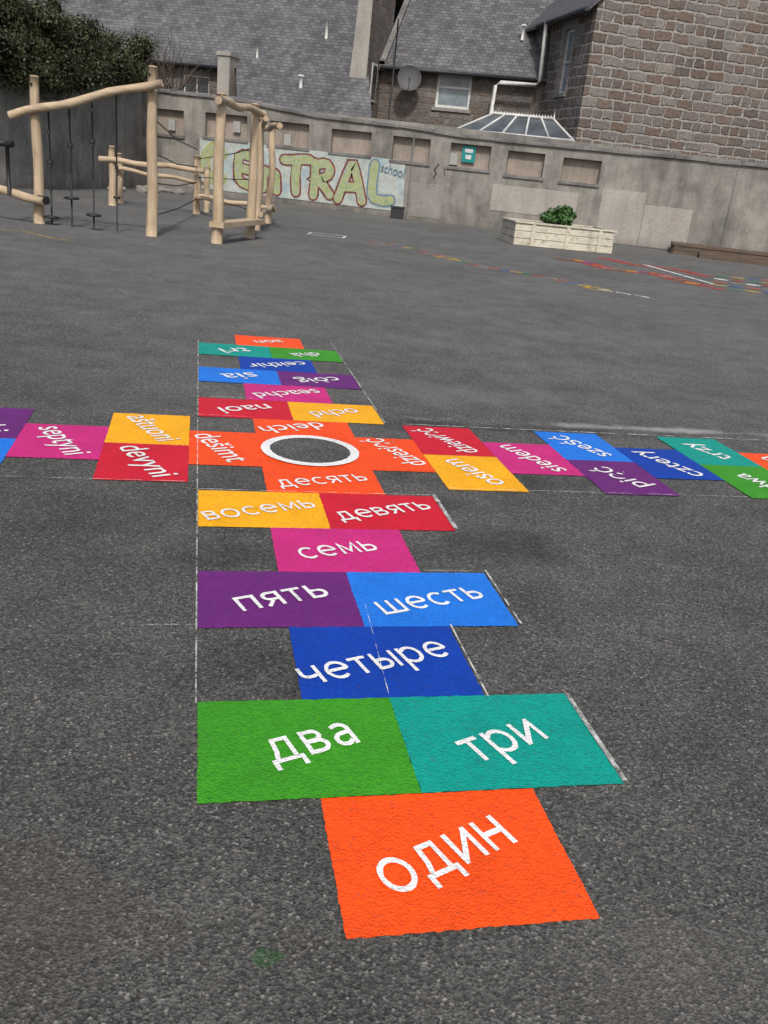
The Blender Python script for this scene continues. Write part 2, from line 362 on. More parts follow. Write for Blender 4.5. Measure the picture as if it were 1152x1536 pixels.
# ------------------------------------------------------------------ old painted snake / game markings
cols=[(186,64,54),(50,130,90),(205,172,56),(56,106,176),(196,104,62),(150,150,142)]
FM=[faded('old_paint_%d'%i,c,.38,.56,7,.8) for i,c in enumerate(cols)]+[faded('old_paint_white',(225,225,220),.34,.52,7,.85)]
def ringm(m,cx,cy,r,w,mat,z,n=14):
    for i in range(n):
        a=2*math.pi*i/n;b=2*math.pi*(i+1)/n
        if w>=r: m.face([(cx,cy,z),(cx+r*math.cos(a),cy+r*math.sin(a),z),(cx+r*math.cos(b),cy+r*math.sin(b),z)],mat)
        else: m.face([(cx+(r-w)*math.cos(a),cy+(r-w)*math.sin(a),z),(cx+r*math.cos(a),cy+r*math.sin(a),z),(cx+r*math.cos(b),cy+r*math.sin(b),z),(cx+(r-w)*math.cos(b),cy+(r-w)*math.sin(b),z)],mat)
m=MB()
for i in range(24):
    t=i/23; cx=-5.41+5.1*t; cy=19.75-3.9*t+.25*math.sin(t*9)
    big=i in(9,23)
    ringm(m,cx,cy,.24 if big else .14,.08,2 if big else (i*5)%6,.004+.0003*(i%5))
for i in range(3): 
    m.face([(-.3+.3*i,15.9-.1*i,.0060),(-.05+.3*i,15.75-.1*i,.0060),(-.05+.3*i,15.85-.1*i,.0060),(-.3+.3*i,16.0-.1*i,.0060)],6)
m.obj('painted_dot_trail',FM)
m=MB()
def strip(pts,w,mat,z):
    P=[np.array(p,float) for p in pts]; E=[]
    for i in range(len(P)):
        d=P[min(i+1,len(P)-1)]-P[max(i-1,0)]; nn=np.array([-d[1],d[0]])/np.linalg.norm(d)*w/2; E.append((P[i]-nn,P[i]+nn))
    for i in range(len(P)-1): m.face([tuple(E[i][0])+(z,),tuple(E[i+1][0])+(z,),tuple(E[i+1][1])+(z,),tuple(E[i][1])+(z,)],mat)
sn=[(-1.4+3.2*t,21.6-1.9*t+.4*math.sin(t*12)) for t in np.linspace(0,1,40)]
strip(sn,.55,0,.004)
for i in range(2,38,3): ringm(m,sn[i][0],sn[i][1],.16,.16,(i//3)%5+1,.008)
sn2=[(-.6+2.6*t,23.4-1.2*t+.3*math.sin(t*10+1)) for t in np.linspace(0,1,30)]
strip(sn2,.4,0,.0055)
for j in range(5):
    for i in range(10):
        ringm(m,1.9+.36*i+.1*j,18.9+.85*j+.2*i,.16,.16,(i+2*j)%7,.010+.0005*((i+j)%3))
strip([(.55,23.0),(1.9,19.9)],.12,6,.0135)
m.obj('painted_game_marking',FM)
m=MB()
for i,(a,b) in enumerate([((-6.9,19.6),(-6.12,19.75)),((-6.1,19.75),(-6.25,20.4)),((-6.25,20.4),(-7.0,20.2)),((-7.0,20.2),(-6.9,19.62))]): strip([a,b],.06,0,.004+.0005*i)
m.obj('painted_white_square',[FM[6]])
m=MB(); strip([(-9.9+.25*i,12.9+.18*math.sin(i*.9)) for i in range(7)],.05,0,.004); m.obj('painted_yellow_curve',[FM[2]])

# ------------------------------------------------------------------ boundary wall
def top(u):
    return float(np.interp(u,[-17.4,-14,-10.7,-7.9,-5.6,0,14],[3.22,3.19,2.88,2.84,2.72,2.72,2.72]))
holes=[(-17.3,-15.78,1.87,2.69),(-14.96,-13.37,1.94,2.72),(-12.53,-11.09,1.90,2.66),(-10.28,-8.86,1.88,2.60),(-8.11,-6.81,1.83,2.57),(-6.13,-4.77,1.82,2.54),(-4.21,-3.0,1.76,2.48),(-2.40,-1.19,1.74,2.44)]
WL=empty('boundary_wall')
m=MB(); V=31.0
us=[-17.4]+[x for h in holes for x in h[:2]]+[4,9,14]
segs=list(zip(us[:-1],us[1:])); hd={h[0]:h for h in holes}
for a,b in segs:
    if a in hd:
        _,_,z0,z1=hd[a]; dp=.2
        m.face([(a,V,0),(b,V,0),(b,V,z0),(a,V,z0)]); m.face([(a,V,z1),(b,V,z1),(b,V,top(b)),(a,V,top(a))])
        m.face([(a,V+dp,z0),(b,V+dp,z0),(b,V+dp,z1),(a,V+dp,z1)],1)
        m.face([(a,V,z0),(b,V,z0),(b,V+dp,z0),(a,V+dp,z0)],2); m.face([(a,V,z1),(b,V,z1),(b,V+dp,z1),(a,V+dp,z1)])
        m.face([(a,V,z0),(a,V+dp,z0),(a,V+dp,z1),(a,V,z1)]); m.face([(b,V,z0),(b,V+dp,z0),(b,V+dp,z1),(b,V,z1)])
    else:
        m.face([(a,V,0),(b,V,0),(b,V,top(b)),(a,V,top(a))])
m.face([(-17.4,V+.4,0),(14,V+.4,0),(14,V+.4,2.7),(-17.4,V+.4,3.2)])
lw=[(-17.4,31.0),(-16.3,22.0),(-17.2,15),(-18.5,6),(-20,-6)]
for p,q in zip(lw[:-1],lw[1:]):
    m.face([(p[0],p[1],0),(q[0],q[1],0),(q[0],q[1],3.22),(p[0],p[1],3.22)])
    m.face([(p[0]-.4,p[1],0),(q[0]-.4,q[1],0),(q[0]-.4,q[1],3.22),(p[0]-.4,p[1],3.22)])
m.obj('wall_body',[M_harl,M_patch2,M_cope],WL)
m=MB()
cu_=[-17.4,-14,-10.7,-7.9,-5.6,0,4,14]
for a,b in zip(cu_[:-1],cu_[1:]):
    n=max(1,int((b-a)/.9))
    for i in range(n):
        p=a+(b-a)*i/n; q=a+(b-a)*(i+1)/n-.015; za=top(p);zb=top(q); dz=random.uniform(-.012,.012)
        P=[(p,V-.07,za+dz),(q,V-.07,zb+dz),(q,V+.47,zb+dz),(p,V+.47,za+dz)]; Q=[(x,y,z+.085) for x,y,z in P]
        Q[2]=(Q[2][0],Q[2][1],Q[2][2]+.06);Q[3]=(Q[3][0],Q[3][1],Q[3][2]+.06)
        m.face(P);m.face(Q)
        for i_ in range(4): m.face([P[i_],P[(i_+1)%4],Q[(i_+1)%4],Q[i_]])
for p,q in zip(lw[:-1],lw[1:]):
    P=[(p[0]+.07,p[1],3.22),(q[0]+.07,q[1],3.22),(q[0]-.47,q[1],3.22),(p[0]-.47,p[1],3.22)]; Q=[(x,y,z+.1) for x,y,z in P]
    m.face(P);m.face(Q)
    for i_ in range(4): m.face([P[i_],P[(i_+1)%4],Q[(i_+1)%4],Q[i_]])
m.obj('coping',[M_cope],WL)
m=MB()
def wp(u0,u1,z0,z1,mat=0,d=.012): m.box((u0,V-d,z0),(u1,V-.001,z1),mat)
wp(-1.0,.37,.02,1.65);wp(.39,1.88,.02,1.29,0,.016);wp(-4.56,-1.75,.60,1.42,0,.010)
wp(-7.3,-6.2,.1,1.2,1);wp(5.2,8,.3,1.9,1);wp(-16.6,-15.4,.2,1.5,1)
for h in holes: wp(h[0]-.06,h[1]+.06,h[2]-.09,h[2]-.004,2,.05)
wp(-7.42,-7.36,0,2.7,2,.02);wp(2.9,2.95,0,2.6,2,.014)
m.obj('repair_patches',[M_patch,harl('cement_patch_dull',(.25,.235,.215,1),(.32,.30,.275,1),.3),M_cope],WL)
m=MB(); V2=V-.006
def vcrack(u,z,n,du,dz,w=.025):
    p=(u,z)
    for i in range(n):
        q=(p[0]+random.uniform(-1,1)*du,p[1]+dz*random.uniform(.6,1.3)); m.face([(p[0]-w/2,V2,p[1]),(p[0]+w/2,V2,p[1]),(q[0]+w/2,V2,q[1]),(q[0]-w/2,V2,q[1])]); p=q
vcrack(-6.45,1.85,5,.10,-.12,.06); vcrack(-6.2,1.5,3,.08,.1,.03)
m.obj('wall_cracks',[plain('crack_shadow',(.07,.065,.06,1),.95,.1)],WL)
def sign(name,u,z,w,h,c1,y=31.14):
    e=empty(name); m=MB(); m.box((u-w/2,y-.03,z-h/2),(u+w/2,y,z+h/2),0); m.obj('panel',[c1],e)
    m=MB(); m.box((u-w*.3,y-.034,z+h*.1),(u+w*.3,y-.031,z+h*.32),0);m.box((u-w*.22,y-.034,z-h*.3),(u+w*.22,y-.031,z-h*.05),0); m.obj('lettering',[M_pvc],e)
sign('wall_sign',-5.52,2.24,.44,.5,plain('teal_enamel',(.02,.25,.24,1),.4))
for u,z in [(-16.3,2.2),(-13.8,2.35),(-11.9,2.1),(-6.0,2.05)]:
    m=MB(); m.box((u-.13,31.10,z-.18),(u+.13,31.19,z+.18)); m.obj('utility_box',[plain('utility_box_grey_%d'%int(-u),(.35,.35,.34,1),.6)],WL)

# mural: hand drawn bubble lettering
MU=empty('graffiti_mural')
def muralbg():
    t=NT('mural_background'); co=t.coord(); n=t.noise(co,1.3,4,.6,.5); n2=t.noise(co,4,5,.7)
    c=t.ramp(n,[(.35,(.38,.45,.42,1)),(.5,(.46,.49,.46,1)),(.62,(.33,.44,.47,1)),(.75,(.46,.44,.40,1))])
    c=t.mix(.8,c,t.ramp(n2,[(.3,.65),(.7,1.15)]),'MULTIPLY'); return t.base(c,.85,.2)
def muralfill():
    t=NT('mural_letters'); co=t.coord(); n=t.noise(co,3.6,4,.65,1.8); n2=t.noise(co,9,4,.7)
    c=t.ramp(n,[(.32,(.14,.28,.28,1)),(.40,(.26,.36,.18,1)),(.47,(.42,.41,.17,1)),(.53,(.26,.38,.30,1)),(.59,(.43,.38,.18,1)),(.66,(.24,.36,.44,1))])
    c=t.mix(.6,c,t.ramp(n2,[(.3,.7),(.7,1.2)]),'MULTIPLY'); return t.base(c,.85,.2)
m=MB(); m.face([(-15.12,30.982,.2),(-7.52,30.982,.2),(-7.6,30.982,1.83),(-15.14,30.982,1.88)]); m.obj('background',[muralbg()],MU)
Mf=muralfill(); Mo=plain('mural_outline',(.21,.07,.07,1),.85,.2,.5); Mo2=plain('mural_blue',(.14,.22,.27,1),.85); My=plain('mural_yellow',(.38,.40,.16,1),.85,.2,.4,3)  # blue is mural paint: outline of the L and the small word
ML={'C':[(arc(.55,.5,.42,.42,50,310,16),False)],
'E':[([(.85,.92),(.2,.90),(.15,.5),(.2,.1),(.88,.08)],False),([(.2,.5),(.7,.52)],False)],
'n':[([(.12,.0),(.15,.75)],False),([(.15,.55)]+arc(.5,.5,.32,.28,140,0,8)+[(.85,.0)],False)],
'T':[([(.0,.85),(.5,.93),(1.0,.88)],False),([(.5,.85),(.46,.45),(.52,.0)],False)],
'R':[([(.15,0),(.18,.5),(.15,.95)],False),([(.2,.9)]+arc(.5,.7,.33,.22,90,-90,10)+[(.25,.45),(.55,.3),(.9,.0)],False)],
'A':[([(.05,.0),(.3,.6),(.5,.98),(.72,.6),(.97,.0)],False),([(.3,.3),(.72,.3)],False)],
'L':[([(.2,1.0),(.16,.5),(.2,.1),(.6,.06),(.98,.16)],False)]}
def smooth(p):
    if len(p)>6: return p
    q=[p[0]]
    for a,b in zip(p[:-1],p[1:]): q+=[(a[0]*.75+b[0]*.25,a[1]*.75+b[1]*.25),(a[0]*.25+b[0]*.75,a[1]*.25+b[1]*.75)]
    return q+[p[-1]]
mm=MB(); cnt=0
for i,(ch,u,w,h,z,oc) in enumerate([('C',-14.55,.95,1.25,1.05,3),('E',-13.35,.85,1.15,1.0,1),('n',-12.4,.72,.8,.82,1),('T',-11.45,.95,1.15,1.05,1),('R',-10.5,.80,1.1,1.0,1),('A',-9.45,.95,1.2,1.02,1),('L',-8.4,.85,1.2,.98,2)]):
    for pts,cl in ML[ch]:
        cnt+=1; pts=smooth(pts)
        T=lambda p,y,u=u,w=w,h=h,z=z:(u+(p[0])*1.0,y,z+p[1])
        P=[((a-.5)*w,(b-.5)*h+.04*math.sin(a*5+i)) for a,b in pts]
        for wd,mt,yy in ((.40,oc,30.976),(.28,0,30.968)):
            y=yy-.0006*(cnt%6)
            ribbon(mm,P,cl,wd,y,T,.008,mt)
            for e_,k_ in ((P[0],1),(P[-1],2)):
                mm.face([(u+e_[0]+wd/2*math.cos(a),y-.0003*k_ -.0001,z+e_[1]+wd/2*math.sin(a)) for a in np.linspace(0,2*math.pi,15)[:-1]],mt)
mm.obj('lettering',[Mf,Mo,Mo2,My],MU)
def mtext(ch,u,z,w,h,off,mat,y,rot=0):
    cu=bpy.data.curves.new('g','FONT'); cu.body=ch; cu.size=1; cu.offset=off
    o=bpy.data.objects.new('tmp',cu); col.objects.link(o); bpy.context.view_layer.update()
    me=bpy.data.meshes.new_from_object(o.evaluated_get(bpy.context.evaluated_depsgraph_get())); bpy.data.objects.remove(o)
    co=np.array([v.co[:] for v in me.vertices]); x0,x1=co[:,0].min(),co[:,0].max(); y0,y1=co[:,1].min(),co[:,1].max()
    for v in me.vertices:
        X=(v.co.x-(x0+x1)/2)/(x1-x0)*w; Z=(v.co.y-(y0+y1)/2)/(y1-y0)*h; c,s=math.cos(rot),math.sin(rot)
        v.co=(u+c*X-s*Z,y,z+s*X+c*Z)
    me.materials.clear(); me.materials.append(mat)
    for p in me.polygons:p.material_index=0
    ob=bpy.data.objects.new('small_word',me); col.objects.link(ob); ob.parent=MU
mtext('school',-8.0,1.50,.85,.3,.01,Mo2,30.955,-.15)

e=empty('storage_box',(-7.55,30.35,0),.2); m=MB(); m.box((-.22,-.18,0),(.22,.18,.34)); m.box((-.24,-.2,.342),(.24,.2,.39)); m.obj('body',[M_dark],e)
m=MB()
for i in range(22):
    bm=bmesh.new(); bmesh.ops.create_icosphere(bm,subdivisions=2,radius=1)
    u=random.uniform(-16.6,-14.2); v=30.2-abs(random.gauss(0,.5)) if i>5 else random.uniform(26,29); u=u if i>5 else random.uniform(-16.2,-15.4); r=random.uniform(.06,.17)
    for v_ in bm.verts: v_.co=Vector((v_.co.x*r*random.uniform(.85,1.2)*1.4+u,v_.co.y*r*random.uniform(.85,1.2)+v,v_.co.z*r*.7+r*.4))
    for f in bm.faces: m.face([x.co for x in f.verts],0,False)
    bm.free()
m.obj('rock_edging',[M_rock])

# ------------------------------------------------------------------ houses
def panel(m,fn,u0,u1,z0,z1,hs,mat=0,rev=0,depth=.12):
    U=sorted({u0,u1}|{x for h in hs for x in h[:2]}); Z=sorted({z0,z1}|{x for h in hs for x in h[2:4]})
    for a,b in zip(U[:-1],U[1:]):
        for c,d in zip(Z[:-1],Z[1:]):
            if any(h[0]<=a and b<=h[1] and h[2]<=c and d<=h[3] for h in hs): continue
            m.face([fn(a,0,c),fn(b,0,c),fn(b,0,d),fn(a,0,d)],mat)
    for a,b,c,d in [h[:4] for h in hs]:
        m.face([fn(a,0,c),fn(b,0,c),fn(b,depth,c),fn(a,depth,c)],rev);m.face([fn(a,0,d),fn(b,0,d),fn(b,depth,d),fn(a,depth,d)],rev)
        m.face([fn(a,0,c),fn(a,0,d),fn(a,depth,d),fn(a,depth,c)],rev);m.face([fn(b,0,c),fn(b,0,d),fn(b,depth,d),fn(b,depth,c)],rev)
def window(parent,fn,a,b,c,d,bars,glassm,depth=.12,fw=.07):
    m=MB(); e=depth-.004; m.face([fn(a,e,c),fn(b,e,c),fn(b,e,d),fn(a,e,d)]); m.obj('window_glass',[glassm],parent)
    m=MB()
    def bar(x0,x1,y0,y1,pr=.05):
        P=[fn(x0,e-pr,y0),fn(x1,e-pr,y0),fn(x1,e-pr,y1),fn(x0,e-pr,y1)];Q=[fn(x0,e-.002,y0),fn(x1,e-.002,y0),fn(x1,e-.002,y1),fn(x0,e-.002,y1)]
        m.face(P)
        for i in range(4): m.face([P[i],P[(i+1)%4],Q[(i+1)%4],Q[i]])
    bar(a,a+fw,c,d);bar(b-fw,b,c,d);bar(a+fw,b-fw,c,c+fw);bar(a+fw,b-fw,d-fw,d)
    for k,p in bars:
        if k=='h': bar(a+fw,b-fw,c+(d-c)*p-fw*.4,c+(d-c)*p+fw*.4,.045)
        else: bar(a+(b-a)*p-fw*.4,a+(b-a)*p+fw*.4,c+fw,d-fw,.04)
    m.obj('window_frame',[M_pvc],parent)
    m=MB(); P=[fn(a-.1,-.06,c-.12),fn(b+.1,-.06,c-.12),fn(b+.1,-.06,c-.003),fn(a-.1,-.06,c-.003)];Q=[fn(a-.1,-.001,c-.12),fn(b+.1,-.001,c-.12),fn(b+.1,-.001,c-.003),fn(a-.1,-.001,c-.003)]
    m.face(P)
    for i in range(4): m.face([P[i],P[(i+1)%4],Q[(i+1)%4],Q[i]])
    m.obj('window_sill',[M_quoin],parent)
H1=empty('slate_roofed_house'); fn=lambda u,d,z:(u,36+d,z)
m=MB(); w1=(-18.37,-17.24,3.55,4.22); w0=(-24.5,-23.4,3.4,4.2)
panel(m,fn,-34,-10.7,0,4.75,[w0,w1],0,1); m.face([(-34,36,0),(-34,48,0),(-34,48,4.75),(-34,42,9.79),(-34,36,4.75)]); m.obj('walls',[M_gran2,M_quoin],H1)
window(H1,fn,*w1,[('v',.5)],M_glass,fw=.05); window(H1,fn,*w0,[('v',.5)],M_glass,fw=.05)
m=MB()
def slab(pts,th,mat=0):
    Q=[(x,y,z+th) for x,y,z in pts]; m.face(pts,mat);m.face(Q,mat)
    for i in range(len(pts)): m.face([pts[i],pts[(i+1)%len(pts)],Q[(i+1)%len(pts)],Q[i]],mat)
slab([(-34.2,35.75,4.55),(-11.2,35.75,4.55),(-11.2,42,9.8),(-34.2,42,9.8)],.08)
slab([(-34.2,48.2,4.55),(-11.2,48.2,4.55),(-11.2,42,9.8),(-34.2,42,9.8)],.08)
slab([(-14.75,33.2,3.0),(-9.55,33.2,3.08),(-10.62,35.98,4.72),(-16.1,35.98,4.72)],.07)
m.obj('roof',[M_slate],H1)
m=MB(); m.tube([(-34.2,42,9.93),(-11.3,42,9.93)],.13,8); m.obj('ridge',[M_cope],H1)
m=MB(); m.tube([(-34.2,35.68,4.55),(-16.6,35.68,4.55)],.06,8); m.tube([(-14.7,33.13,3.0),(-9.6,33.13,3.06)],.05,8); m.obj('gutter',[M_dark],H1)
m=MB(); m.face([(-14.7,33.35,0),(-9.7,33.35,0),(-9.7,33.35,3.05),(-14.7,33.35,3.0)]); m.face([(-9.7,33.35,0),(-10.62,36,0),(-10.62,36,4.7),(-9.7,33.35,3.05)]);m.face([(-14.7,33.35,0),(-16.1,36,0),(-16.1,36,4.7),(-14.7,33.35,3.0)]);m.obj('outshot_wall',[M_gran2],H1)
m=MB()
m.box((-16.56,35.3,0),(-16.06,36.1,4.95)); m.box((-16.6,35.25,4.952),(-16.02,36.15,5.1)); m.obj('skew_pier',[M_beige],H1)
m=MB(); yb=38.9
m.face([(-11.38,35.7,3.0),(-10.62,35.7,3.0),(-10.62,35.7,10.2),(-11.0,35.7,10.2)],0); m.face([(-10.62,35.7,3),(-10.62,35.7,10.2),(-10.62,yb,10.2),(-10.62,yb,3)],1); m.face([(-11.38,35.7,3),(-11.0,35.7,10.2),(-11.0,yb,10.2),(-11.38,yb,3)],0)
m.face([(-11.0,35.7,10.2),(-10.62,35.7,10.2),(-10.62,yb,10.2),(-11.0,yb,10.2)],0);m.face([(-11.38,yb,3),(-10.62,yb,3),(-10.62,yb,10.2),(-11.0,yb,10.2)],0); m.obj('party_gable',[M_beige,M_gran2],H1)
m=MB(); m.box((-10.64,36.35,3.9),(-10.585,37.05,5.25)); m.obj('slit_window_frame',[M_pvc],H1); m=MB(); m.box((-10.6,36.43,3.98),(-10.575,36.97,5.17)); m.obj('slit_window_glass',[M_glass],H1)
m=MB(); m.tube([(-12.95,37.5,5.9),(-12.95,37.5,6.75)],.06,8)
m.tube([(-15.35,36.3,4.9),(-15.35,36.3,5.5)],.05,8); m.tube([(-12.9,34.8,3.95),(-12.9,34.8,4.42)],.07,8); m.tube([(-12.9,34.8,4.42),(-12.9,34.8,4.5)],.12,10); m.obj('vent_pipes',[M_pvc],H1)
# middle house
H2=empty('granite_cottage'); fn=lambda u,d,z:(u,37.6+d,z); w2=(-8.28,-6.89,3.98,5.18)
m=MB(); panel(m,fn,-10.6,-3.0,0,5.35,[w2],0,1); m.obj('walls',[M_gran2,M_quoin],H2)
window(H2,fn,*w2,[('h',.62)],M_glassl,fw=.1)
m=MB(); slab([(-10.55,37.3,5.2),(-3.2,37.3,5.2),(-3.2,42.2,9.6),(-10.55,42.2,9.6)],.09); slab([(-10.55,47.2,5.2),(-3.2,47.2,5.2),(-3.2,42.2,9.6),(-10.55,42.2,9.6)],.09); m.obj('roof',[M_slate],H2)
m=MB(); m.tube([(-10.55,37.22,5.2),(-4.4,37.22,5.2)],.07,8); m.obj('gutter',[M_dark],H2)
m=MB(); m.box((-10.6,37.25,5.1),(-10.35,37.5,5.5)); P=[(-10.6,37.25,5.3),(-10.38,37.25,5.3),(-10.38,42.2,9.75),(-10.6,42.2,9.75)];slab(P,.12); m.obj('verge_coping',[M_cope],H2)
m=MB(); m.tube([(-9.95,37.1,3.9),(-9.95,37.1,6.9)],.03,6); m.obj('aerial_mast',[M_dark],H2)
m=MB()
n=20; c=Vector((-9.25,36.95,4.87)); ax=Vector((.25,-.95,.2)).normalized(); xx=ax.cross(Vector((0,0,1))).normalized(); yy=ax.cross(xx)
prev=None
for r,dz in [(.01,-.1),(.2,-.08),(.35,-.04),(.47,.02)]:
    ring=[c+xx*math.cos(2*math.pi*i/n)*r+yy*math.sin(2*math.pi*i/n)*r+ax*dz for i in range(n)]
    if prev:
        for i in range(n): m.face([prev[i],prev[(i+1)%n],ring[(i+1)%n],ring[i]],0,True)
    prev=ring
m.tube([c-yy*-.45,c+ax*.45+yy*.1],.015,6);m.tube([c-ax*.1,(-9.35,37.6,4.6)],.03,6); m.tube([c+ax*.40+yy*.1,c+ax*.5+yy*.1],.04,8); m.obj('satellite_dish',[M_grey],H2)
m=MB(); m.tube([(-5.35,38.8,6.7),(-5.35,38.8,7.2)],.06,8);m.tube([(-5.35,38.8,7.2),(-5.35,38.8,7.28)],.11,8); m.obj('vent_pipe',[M_pvc],H2)
m=MB(); m.tube([(-4.30,37.0,7.15),(-4.28,37.0,6.7),(-4.22,37.05,5.15),(-4.35,37.05,5.0),(-5.7,37.05,5.0),(-5.88,37.05,4.88),(-5.95,37.05,2.6)],.075,8); m.obj('downpipe',[M_pvc],H2)
# big granite gable building
GA=math.radians(26.2); H3=empty('granite_gable_building',(-2.33,34,0),GA)
L=12.4
m=MB()
m.face([(0,0,0),(L,0,0),(L,0,7.35),(L/2,0,13.2),(0,0,7.35)])
fl=lambda a,d,z:(d,a,z); w3=(1.75,2.6,4.7,6.8)
panel(m,fl,0,9.0,0,7.35,[w3],0,1,.15)
m.face([(L,0,0),(L,9,0),(L,9,7.35),(L,0,7.35)]); m.face([(0,9,0),(L,9,0),(L,9,7.35),(L/2,9,13.2),(0,9,7.35)])
m.obj('walls',[M_gran,M_quoin],H3)
window(H3,fl,*w3,[('h',.5)],M_glassl,.15,.09)
m=MB()
for a in (1.6,2.62): 
    for k in range(7): m.box((-.03,a,4.7+.31*k),(.001,a+.13+(.1 if k%2 else 0)*(1 if a>2 else 0),4.98+.31*k))
m.box((-.035,1.5,6.82),(.001,2.85,7.08)); m.obj('window_surround',[M_quoin],H3)
m=MB(); slab([(-.35,-.12,7.05),(L/2,-.12,13.3),(L/2,9.1,13.3),(-.35,9.1,7.05)],.1); slab([(L+.35,-.12,7.05),(L/2,-.12,13.3),(L/2,9.1,13.3),(L+.35,9.1,7.05)],.1); m.obj('roof',[M_slate],H3)
m=MB(); m.tube([(-.42,-.1,7.1),(-.42,4.6,7.1)],.075,8); m.tube([(-.42,3.6,7.05),(-.2,3.7,6.75),(-.13,3.75,5.3)],.05,8); m.obj('gutter',[M_dark],H3)
# conservatory
CV=empty('conservatory'); b0,b1,v0,v1,zb,zr=-6.22,-2.28,32.0,34.4,2.98,3.62
rv=33.0; r0,r1=-5.2,-3.1
m=MB(); m.face([(b0,v0,zb),(b1,v0,zb),(r1,rv,zr),(r0,rv,zr)]);m.face([(b0,v0,zb),(r0,rv,zr),(b0,v1,zb)]);m.face([(b1,v0,zb),(b1,v1,zb),(r1,rv,zr)]);m.face([(b0,v1,zb),(r0,rv,zr),(r1,rv,zr),(b1,v1,zb)])
m.box((b0+.1,v0+.1,0),(b1-.1,v1-.1,zb-.1)); m.obj('glazing',[glass('conservatory_glass',(.05,.056,.06,1),.35)],CV)
m=MB(); rr=.035
for t in np.linspace(0,1,6):
    m.tube([(b0+(b1-b0)*t,v0,zb+.02),(r0+(r1-r0)*t,rv,zr+.02)],rr,6)
for p in [(b0,v1),(b1,v1)]:
    m.tube([(p[0],p[1],zb+.02),((r0 if p[0]==b0 else r1),rv,zr+.02)],rr,6)
for x,r in ((b0,r0),(b1,r1)): m.tube([(x,(v0+v1)/2,zb+.02),(r,rv,zr+.02)],rr,6)
m.tube([(r0,rv,zr+.04),(r1,rv,zr+.04)],.05,8); m.tube([(b0,v0,zb),(b1,v0,zb)],.06,8); m.tube([(b0,v0,zb),(b0,v1,zb)],.06,8); m.tube([(b1,v0,zb),(b1,v1,zb)],.06,8)
for i in range(22):
    x=r0+(r1-r0)*i/21; m.tube([(x,rv,zr+.05),(x,rv,zr+.16 if i%21 else zr+.32)],[.03,.008],5)
m.obj('glazing_bars',[M_pvc],CV)

# ------------------------------------------------------------------ climbing frame
CF=empty('climbing_frame')
posts=[(-10.25,14.62,2.40,.085),(-8.22,14.99,2.74,.088),(-7.05,15.2,2.44,.09),(-7.17,17.0,2.42,.085),(-7.87,19.0,2.35,.085),(-8.53,21.33,2.25,.08),(-12.49,20.8,1.36,.085),(-12.85,21.76,1.2,.08),(-10.5,21.42,1.36,.085),(-10.76,22.5,1.1,.08)]
for i,(x,y,h,r) in enumerate(posts):
    m=MB(); n=11; ox,oy=random.uniform(-.03,.03),random.uniform(-.03,.03)
    m.tube([(x+ox*math.sin(k*.8),y+oy*math.cos(k*.7),-.05+(h+.05)*k/n) for k in range(n+1)],[r*(1.12-.2*k/n+random.uniform(-.05,.05)) for k in range(n+1)],14,jit=.025)
    m.tube([(x+ox*math.sin(n*.8),y+oy*math.cos(n*.7),h),(x+ox*math.sin(n*.8),y+oy*math.cos(n*.7),h+.025)],[r*.9,r*.7],14)
    m.obj('post_%d'%(i+1),[M_log],CF)
def rail(a,b,r0=.07,r1=.06,k=9,sag=.025,name='rail'):
    m=MB(); a=Vector(a);b=Vector(b)
    m.tube([a.lerp(b,i/k)+Vector((0,0,sag*math.sin(i*1.3))) for i in range(k+1)],[r0+(r1-r0)*i/k+random.uniform(-.006,.006) for i in range(k+1)],12,jit=.025); m.obj(name,[M_logh],CF)
rail((-10.62,14.42,1.75),(-7.95,14.82,2.52),.075,.065)
rail((-6.98,14.95,2.33),(-7.12,17.25,2.30)); rail((-8.75,21.2,2.1),(-7.36,18.75,2.17),.065,.06)
rail((-7.0,17.1,2.2),(-7.95,19.3,2.15),.055,.05)
rail((-12.75,20.65,1.05),(-10.25,21.25,1.05)); rail((-12.9,21.6,.85),(-10.4,21.5,.75),.05,.05); rail((-10.45,21.2,.42),(-8.3,21.2,.36))
rail((-12.8,14.3,.68),(-10.02,14.42,.42),.08,.07); rail((-8.4,21.2,.40),(-7.75,18.9,.36),.06,.06)
m=MB(); M=Matrix.Translation((-7.02,15.2,.33))@Matrix.Rotation(math.atan2(1.8,-.07),4,'Z'); m.box((-.15,-.15,-.05),(1.95,.12,.045),0,M); m.obj('step_beam',[M_logh],CF)
def disc(m,c,r=.135,h=.045): m.tube([(c[0],c[1],c[2]-h/2),(c[0],c[1],c[2]-h/4),(c[0],c[1],c[2]+h/4),(c[0],c[1],c[2]+h/2)],[r*.8,r,r,r*.6],14)
m=MB()
for u,ztop,zd,zk in [(-10.03,1.92,.13,1.10),(-9.62,2.05,.50,1.42),(-9.18,2.18,.26,1.52)]:
    v=14.66
    m.tube([(u,v,ztop),(u+.01,v,(ztop+zd)/2),(u,v,.02)],.016,6); disc(m,(u,v,zd)); disc(m,(u,v,zk-.05),.05,.11); disc(m,(u,v,zk+.45),.03,.06); disc(m,(u,v,(zd+zk)/2),.03,.08)
m.tube([(-8.77,14.75,2.25),(-8.77,14.75,.03)],.013,6); disc(m,(-8.77,14.75,1.1),.03,.07);disc(m,(-8.77,14.75,.6),.06,.05)
for z in (1.95,1.4,.9,.35):
    m.tube([(-8.2,15.0,z),(-9.3,18,z*.85),(-10.5,21.4,z*.72+.1)],.012,5)
for z in (1.7,1.1,.5): m.tube([(-7.1,17.0,z),(-8.5,19.2,z*.9),(-10.5,21.4,z*.7+.1)],.010,5)
m.obj('ropes',[M_black],CF)
